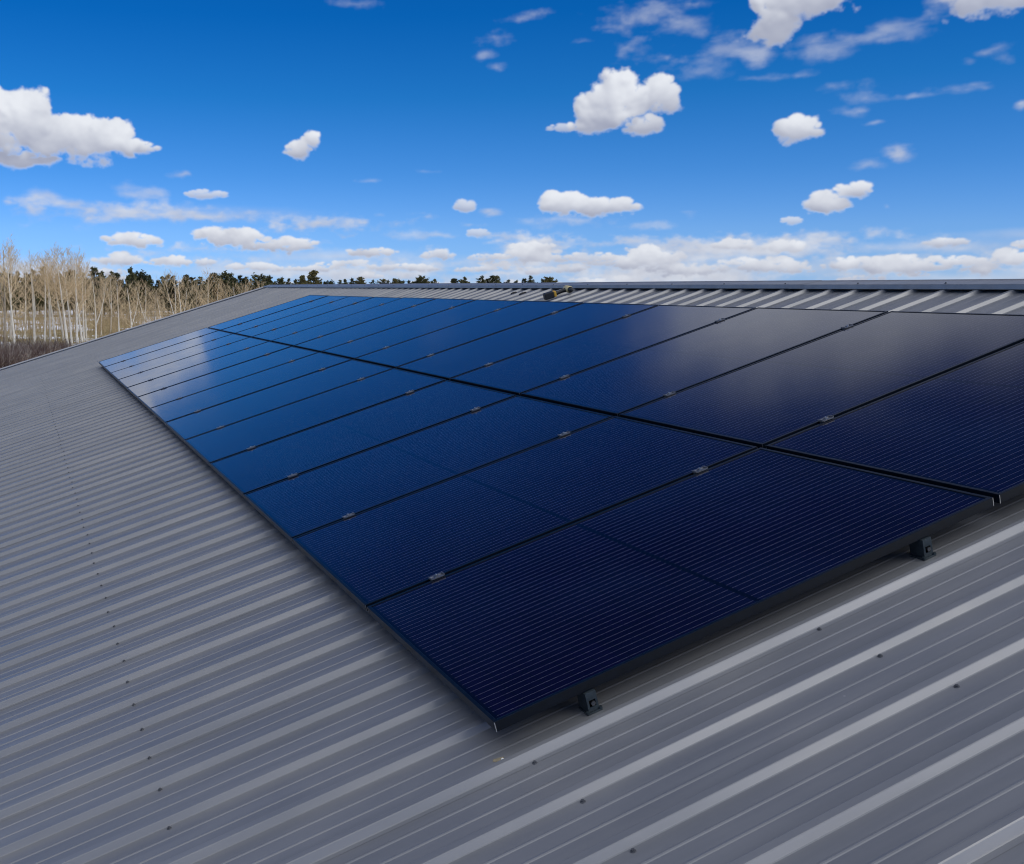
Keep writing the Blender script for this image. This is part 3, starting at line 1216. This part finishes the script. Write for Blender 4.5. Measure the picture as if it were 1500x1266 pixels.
# ------------------------------------------------------------------ cordless drill by the ridge
def make_drill():
    root = empty("cordless_drill")
    mb = MB()
    mb.box(-.045, .045, -.040, .040, .0, .062)
    mb.build("battery", M_BLACKPL, root, bevel=.008)
    mb = MB()
    mb.box(.0455, .070, -.036, .036, .004, .060)
    mb.build("battery_collar", M_YELLOW, root, bevel=.007)
    mb = MB()
    mb.tube([(.0705, 0, .032), (.10, .002, .033), (.14, .004, .036), (.178, .006, .036)], [.024, .0185, .0185, .022], 12)
    mb.build("handle", M_BLACKPL, root, smooth=True)
    mb = MB()
    mb.tube([(.200, .080, .036), (.200, .076, .036), (.200, -.035, .036), (.200, -.062, .036)], [.020, .033, .034, .028], 14)
    mb.build("motor_housing", M_CREAM, root, smooth=True)
    mb = MB()
    mb.tube([(.200, -.0625, .036), (.200, -.085, .036), (.200, -.115, .036), (.200, -.118, .036)], [.024, .023, .015, .004], 14)
    mb.build("chuck", M_BLACKPL, root, smooth=True)
    mb = MB()
    mb.box(.150, .168, -.026, -.012, .028, .044)
    mb.build("trigger", M_BLACKPL, root, bevel=.003)
    return root


dr = make_drill()
dr.matrix_world = (Matrix.Translation(rp(3.86, 6.46, PAN + RIBH + .001)) @ Matrix.Rotation(-SLOPE, 4, 'Y') @ Matrix.Rotation(R(-14), 4, 'Z'))
tag(dr, "black and yellow cordless drill lying on the roof below the ridge cap", "drill")

# two small dark pieces below the ridge cap, left unidentified
for i, (uu, s, ln) in enumerate(((7.62, 4.07, .07), (7.40, 4.06, .09))):
    mb = MB()
    mb.prism([(-.5 * ln, 0), (-.45 * ln, .012), (0, .017), (.4 * ln, .012), (.5 * ln, .0)], -.013, .013)
    o = mb.build("dark_scrap", M_BLACKPL, bevel=.002)
    o.matrix_world = Matrix.Translation(rp(s, RIBU + round((uu - RIBU) / RIBP) * RIBP - .03, PAN + .001)) @ Matrix.Rotation(-SLOPE, 4, 'Y') @ Matrix.Rotation(R(8 + 5 * i), 4, 'Z')
    tag(o, ("small dark scrap on the roof under the ridge cap, the one closer to the drill" if i else
            "small dark scrap on the roof under the ridge cap, the one farther from the drill"), "scrap", "dark scraps by the ridge cap")

# smudge on the roof by the near corner
mb = MB()
nn = 26
c0 = len(mb.v)
mb.v.append((0, 0, .0012))
for k in range(nn):
    t = 2 * PI * k / nn
    r_ = .0145 * (1 + .22 * math.sin(3 * t + 1) + .13 * math.sin(7 * t))
    mb.v.append((r_ * math.cos(t), .75 * r_ * math.sin(t), .0006))
for k in range(nn):
    mb.f.append((0, 1 + k, 1 + (k + 1) % nn))
    mb.m.append(0)
mb.cone((.011, -.004, .001), (.011, -.004, .0028), .0042, .002, 9, 1)
M_SMUDGE = mat("dried_smudge", (.20, .17, .11), .8, col2=(.30, .26, .17), vscale=120)
M_FLECK = mat("white_fleck", (.8, .8, .76), .7)
o = mb.build("dried_smudge", [M_SMUDGE, M_FLECK])
o.matrix_world = Matrix.Translation(rp(-.018, -.0115, PAN)) @ Matrix.Rotation(-SLOPE, 4, 'Y')
tag(o, "small yellowish smudge with a white fleck on the roof below the near panel corner", "smudge")

# ------------------------------------------------------------------ trees
def at(az, d):
    a = R(az)
    x, y = CAM.x + d * math.sin(a), CAM.y + d * math.cos(a)
    return Vector((x, y, ground_z(x, y) - .05))


def make_aspen(seed, H, fork=False, dense=1.0, start=.38, tan=False):
    rg = random.Random(seed)
    tr, tw = MB(), MB()
    stems = []

    def stem(base, dirx, diry, h0, h1, r0):
        n = 9
        pts, rad = [], []
        wx, wy = rg.uniform(-.25, .25), rg.uniform(-.25, .25)
        for q in range(n + 1):
            t = q / n
            z = h0 + (h1 - h0) * t
            pts.append(Vector((base[0] + dirx * t + wx * math.sin(t * 3.1 + seed), base[1] + diry * t + wy * math.sin(t * 2.3 + 1 + seed), z)))
            rad.append(r0 * (1 - .82 * t))
        tr.tube(pts, rad, 7)
        stems.append((pts, rad))
    stem((0, 0), rg.uniform(-.7, .7), rg.uniform(-.7, .7), 0, H * .93, .012 * H + .02)
    if fork:
        p, r = stems[0][0][3], stems[0][1][3]
        stem((p.x, p.y), rg.choice((-1, 1)) * rg.uniform(.8, 1.5), rg.uniform(-.6, .6), p.z, H * .9, r * .8)

    def twig(p, d, L, r, depth):
        q = p + d * L * .5 + Vector((rg.uniform(-.05, .05), rg.uniform(-.05, .05), .03)) * L
        d2 = (d + Vector((0, 0, .35))).normalized()
        e = q + d2 * L * .5
        tw.cone(p, q, r, r * .75, 3, cap=False)
        tw.cone(q, e, r * .75, r * .35, 3, cap=False)
        if depth <= 0:
            return
        for _ in range(int((4 if depth > 1 else 4) * dense + .5)):
            t = rg.uniform(.25, 1)
            b = p.lerp(q, t * 2) if t < .5 else q.lerp(e, t * 2 - 1)
            dd = (d2 + Vector((rg.gauss(0, .55), rg.gauss(0, .55), rg.gauss(.15, .35)))).normalized()
            twig(b, dd, L * rg.uniform(.35, .62), max(.0085, r * .55), depth - 1)
    for pts, rad in stems:
        nb = int(34 * (1 if len(stems) == 1 else .65))
        for k in range(nb):
            t = start + (1 - start) * (k + rg.random()) / nb
            i = min(int(t * 9), 8)
            p = pts[i].lerp(pts[i + 1], t * 9 - i)
            a = rg.random() * 2 * PI
            up = .35 + .9 * t + rg.uniform(-.25, .25)
            d = Vector((math.cos(a), math.sin(a), up)).normalized()
            L = H * (.20 * (1.25 - t) + .06) * rg.uniform(.7, 1.25)
            twig(p, d, L, max(.012, rad[i] * .33), 2)
    return tr.mesh("trunk", M_TRUNK2 if tan else M_TRUNK, True), tw.mesh("branches", M_TWIG)


ASPMESH = []
for i in range(9):
    H = 10.0
    ASPMESH.append((make_aspen(20 + i, H, fork=i in (2, 5, 7), dense=(1.0, 1.0, .9, 1.2, .8, 1.0, 1.2, 1.1, .8)[i],
                               start=(.5, .42, .35, .45, .55, .3, .38, .25, .5)[i], tan=i in (7,)), H))
ASP = [(-0.76, 120, 11.59, 7), (-0.48, 135, 11.4, 0), (-0.24, 118, 11.09, 1), (.31, 140, 9.4, 8), (0.69, 126, 10.33, 2), (1.29, 124, 9.66, 4), (1.54, 128, 9.93, 0),
       (1.89, 126, 10.35, 1), (2.21, 130, 9.99, 3), (2.46, 118, 10.86, 6), (2.74, 122, 10.86, 3), (2.99, 120, 10.49, 6), (3.24, 124, 10.32, 5), (3.38, 128, 9.39, 1),
       (3.56, 132, 9.6, 6), (3.99, 118, 8.06, 5), (4.36, 140, 7.63, 3), (4.72, 144, 8.0, 2), (5.23, 126, 7.85, 6), (5.92, 124, 7.2, 5), (6.47, 140, 7.28, 2), (7.14, 132, 6.56, 7),
       (7.76, 124, 5.9, 4), (8.14, 130, 8.5, 2), (8.66, 128, 7.9, 5), (9.55, 136, 7.2, 7), (10.08, 140, 8.6, 1), (10.53, 142, 7.5, 6), (11.02, 140, 7.0, 7), (11.67, 145, 6.9, 5),
       (12.27, 140, 7.3, 2), (12.77, 146, 7.0, 3)]


def nth(i):
    a = ['', 'first', 'second', 'third', 'fourth', 'fifth', 'sixth', 'seventh', 'eighth', 'ninth', 'tenth', 'eleventh', 'twelfth', 'thirteenth', 'fourteenth',
         'fifteenth', 'sixteenth', 'seventeenth', 'eighteenth', 'nineteenth']
    tens = {20: 'twentieth', 30: 'thirtieth', 40: 'fortieth', 50: 'fiftieth', 60: 'sixtieth', 70: 'seventieth', 80: 'eightieth', 90: 'ninetieth', 100: 'hundredth'}
    w = {2: 'twenty', 3: 'thirty', 4: 'forty', 5: 'fifty', 6: 'sixty', 7: 'seventy', 8: 'eighty', 9: 'ninety', 10: 'hundred'}
    if i < 20:
        return a[i]
    return tens[i] if i % 10 == 0 else w[i // 10] + '-' + a[i % 10]


rt = random.Random(5)
for i, (az, d, h, k) in enumerate(sorted(ASP)):
    (tm, bmh), H0 = ASPMESH[k]
    o = empty("aspen_tree", at(az, d), (rt.uniform(-.02, .02), rt.uniform(-.03, .03), rt.random() * 6.28))
    sc = h / H0
    wsc = sc * rt.uniform(.9, 1.1)
    if az == 7.76:
        o.rotation_euler = (0, R(-9), 0)
    o.scale = (wsc, wsc, sc)
    link("trunk", tm, o)
    link("branches", bmh, o)
    kind = 'tall' if h > 9.3 else ('medium' if h > 7.6 else 'short')
    form = 'forked' if k in (2, 5, 7) else ('bushy topped' if k in (3, 6) else 'slim')
    tag(o, "%s %s leafless pale aspen beyond the roof, %s bare tree from the left" % (kind, form, nth(i + 1)), "aspen", "bare aspens beyond the roof")


def make_pine(seed, H=9.0, wide=.25, round_=False, mt=None):
    rg = random.Random(seed)
    tr, cr = MB(), MB()
    tr.tube([(0, 0, 0), (.05, 0, H * .3), (-.03, .04, H * .65), (0, 0, H * .97)], [.16, .12, .07, .015], 7)
    z = H * (.10 + .08 * rg.random())
    while z < H * .985:
        t = z / H
        if round_:
            prof = math.sqrt(max(.02, 1 - ((t - .45) / .56) ** 2))
        else:
            prof = (1 - t) ** .62 * (1 if t > .18 else .75) + .03
        Rr = H * wide * prof
        nb = 9 if t < .8 else 6
        for k in range(nb):
            if rg.random() < .14:
                continue
            a = rg.random() * 2 * PI
            L = Rr * rg.uniform(.55, 1.18)
            rise = rg.uniform(-.12, .3) + .5 * t
            d = Vector((math.cos(a), math.sin(a), rise)).normalized()
            p0 = Vector((0, 0, z + rg.uniform(-.15, .15)))
            p1 = p0 + d * L
            cr.cone(p0, p1, .03, .01, 3, 1, cap=False)
            nc = max(3, int(L * 6.5))
            for c in range(nc):
                q = p0.lerp(p1, .3 + .75 * (c + rg.random()) / nc) + Vector((rg.gauss(0, .1), rg.gauss(0, .1), rg.gauss(.02, .08)))
                s = rg.uniform(.17, .38)
                for _ in range(8):
                    n = Vector((rg.gauss(0, 1), rg.gauss(0, 1), rg.gauss(.35, .8))).normalized()
                    w = n.orthogonal().normalized() * s * .30
                    cr.face((q - w, q + w, q + n * s * 1.25))
        z += H * rg.uniform(.035, .062)
    for _ in range(16):
        n = Vector((rg.gauss(0, .35), rg.gauss(0, .35), 1)).normalized()
        q = Vector((rg.gauss(0, .06), rg.gauss(0, .06), H * .95))
        w = n.orthogonal().normalized() * .06
        cr.face((q - w, q + w, q + n * .5))
    return tr.mesh("trunk", M_PBARK, True), cr.mesh("crown", [mt or M_NEEDLE, M_PBARK])


PINES = [make_pine(50, wide=.27), make_pine(51, wide=.32), make_pine(52, wide=.36, mt=M_NEEDLE2), make_pine(53, wide=.24),
         make_pine(54, wide=.30, mt=M_NEEDLE2), make_pine(55, wide=.34, round_=True, mt=M_NEEDLE2), make_pine(56, wide=.30, round_=True), make_pine(57, wide=.26, mt=M_NEEDLE2)]
CON = [(-0.55, 200, 9.05), (0.14, 205, 9.51), (0.56, 190, 9.18), (0.91, 200, 9.82), (1.5, 195, 10.36), (2.24, 200, 9.22), (2.9, 195, 9.3), (3.5, 205, 9.4), (4.1, 185, 10.09), (4.5, 210, 9.78), (5.0, 215, 9.73), (5.26, 205, 9.32), (6.02, 190, 10.22), (6.46, 200, 9.26), (6.76, 220, 8.97), (7.97, 195, 9.08), (7.68, 220, 8.7), (8.98, 200, 9.03), (9.35, 220, 8.85), (9.8, 190, 8.54), (10.47, 205, 9.37), (10.74, 215, 9.09), (11.15, 195, 9.11), (11.49, 210, 8.49), (11.91, 205, 8.97), (12.25, 215, 8.39), (12.55, 205, 8.18), (12.89, 215, 8.12), (13.5, 190, 8.8), (13.84, 220, 7.87), (14.15, 210, 8.36), (14.64, 220, 8.3), (14.91, 230, 7.48), (15.4, 215, 8.82), (16.02, 205, 10.06), (17.05, 240, 7.68), (17.54, 235, 8.27), (18.23, 230, 8.68), (18.65, 225, 8.93), (19.88, 240, 8.62), (20.15, 235, 8.27), (20.53, 240, 8.62), (20.8, 245, 8.02), (22.09, 240, 8.77), (22.66, 245, 8.02), (23.84, 245, 8.65), (24.29, 240, 8.45), (24.48, 235, 8.87), (25.35, 235, 9.32), (25.69, 240, 8.6), (26.03, 238, 9.2), (26.25, 235, 9.17), (26.82, 250, 8.52), (27.19, 255, 7.9), (27.71, 245, 8.63), (28.08, 240, 9.21), (28.34, 260, 7.92), (29.08, 235, 8.54), (21.63, 250, 7.72), (28.75, 265, 7.77)]
for i in range(16):
    CON.append((16.2 + i * .84 + rt.uniform(-.3, .3), rt.uniform(232, 262), rt.uniform(7.7, 8.6)))
for i in range(28):                       # the fuller stand on the left
    CON.append((-1.6 + i * .66 + rt.uniform(-.2, .2), rt.uniform(186, 222), rt.uniform(7.6, 8.9)))
for i, (az, d, h) in enumerate(sorted(CON)):
    k = 5 if az == 29.08 else (2 if az in (18.65, 16.02) else rt.choice((0, 1, 2, 3, 4, 6, 7, 0, 1, 3)))
    tm, cm = PINES[k]
    p = at(az, d)
    h = h - (p.z - (GZ - .05)) if d > 100 else h
    o = empty("pine_tree", p, (0, 0, rt.random() * 6.28))
    sc = h / 9.2
    ws = sc * rt.uniform(.95, 1.3)
    o.scale = (ws, ws, sc)
    link("trunk", tm, o)
    link("crown", cm, o)
    form = {0: 'dark pointed', 1: 'dark full', 2: 'broad olive', 3: 'thin dark', 4: 'olive pointed', 5: 'round topped olive', 6: 'round topped dark', 7: 'thin olive'}[k]
    tag(o, "%s pine of the far tree line, %s evergreen from the left" % (form, nth(i + 1)), "pine", "pines of the far tree line")

# willow shrubs below the gable end
M_SHRUB2 = mat("grey_willow_twigs", (.34, .29, .24), .9, col2=(.52, .45, .36), vscale=3)
M_SHRUB3 = mat("dark_willow_twigs", (.085, .05, .042), .9, col2=(.15, .09, .07), vscale=3)


def make_shrub(seed):
    rg = random.Random(seed)
    tw = MB()
    for k in range(120):
        a, r = rg.random() * 2 * PI, 1.25 * math.sqrt(rg.random())
        mi = rg.choice((0, 0, 1, 2, 2))
        p = Vector((r * math.cos(a), r * math.sin(a), 0))
        d = Vector((math.cos(a) * .25 * r + rg.gauss(0, .16), math.sin(a) * .25 * r + rg.gauss(0, .16), 1)).normalized()
        L = rg.uniform(.8, 2.15) * (1.12 - .28 * r)
        e = p + d * L
        tw.cone(p, e, .022, .010, 3, mi, cap=False)
        for _ in range(6):
            b = p.lerp(e, rg.uniform(.3, 1))
            tw.cone(b, b + (d + Vector((rg.gauss(0, .5), rg.gauss(0, .5), .1))).normalized() * rg.uniform(.25, .65), .013, .006, 3, mi, cap=False)
    return tw.mesh("willow_shrub", [M_SHRUB, M_SHRUB2, M_SHRUB3])


SHM = [make_shrub(i) for i in range(4)]
SHR = [(-1.0, 96, 2.4), (-0.9, 84, 2.3), (-0.4, 86, 1.9), (-0.08, 98, 2.2), (0.09, 88, 2.1), (0.59, 90, 2.1), (.75, 99, 2.2), (1.03, 92, 2.1), (1.46, 95, 2.1), (1.9, 98, 2.0), (2.19, 100, 2.0), (2.7, 103, 1.8),
       (-.65, 91, 2.0), (.35, 94, 2.0)]
for i, (az, d, h) in enumerate(sorted(SHR)):
    o = link("willow_shrub", SHM[i % 4])
    o.location = at(az, d)
    o.rotation_euler = (0, 0, i * 2.1)
    o.scale = (.9, .9, h / 2.15)
    tag(o, "reddish brown leafless willow shrub beyond the gable, %s shrub from the left" % nth(i + 1), "shrub", "red willow shrubs beyond the gable")

# the thicket of dry saplings and brush behind the aspens: reads as one mass
rg = random.Random(77)
tw = MB()
for k in range(2300):
    az = rg.uniform(-3.5, 16.5)
    d = rg.uniform(132, 185)
    p = at(az, d)
    hh = rg.uniform(1.2, 3.5) * (1 if rg.random() < .88 else 1.25)
    dd = Vector((rg.gauss(0, .09), rg.gauss(0, .09), 1)).normalized()
    e = p + dd * hh
    tw.cone(p, e, .022 + .004 * hh, .008, 3, cap=False)
    for _ in range(7):
        b = p.lerp(e, rg.uniform(.25, 1))
        v = (dd + Vector((rg.gauss(0, .6), rg.gauss(0, .6), rg.gauss(.1, .3)))).normalized()
        tw.cone(b, b + v * hh * rg.uniform(.12, .3), .016, .006, 3, cap=False)
o = tw.build("thicket", M_BRUSH)
tag(o, "tan thicket of dry bare saplings massed between the aspens and the pines", "thicket", kind='stuff')
# dry grass and low scrub at the feet of the aspens
tw = MB()
for k in range(5000):
    az = rg.uniform(-3, 13)
    d = rg.uniform(100, 150)
    p = at(az, d)
    if rg.random() < .5:
        continue
    for _ in range(3):
        v = Vector((rg.gauss(0, .4), rg.gauss(0, .4), 1)).normalized()
        tw.cone(p, p + v * rg.uniform(.3, .9), .03, .008, 3, cap=False)
o = tw.build("tall_grass", mat("straw", (.36, .28, .14), .95, col2=(.5, .42, .24), vscale=.4))
tag(o, "straw coloured tufts of tall grass around the aspen trunks", "grass", kind='stuff')
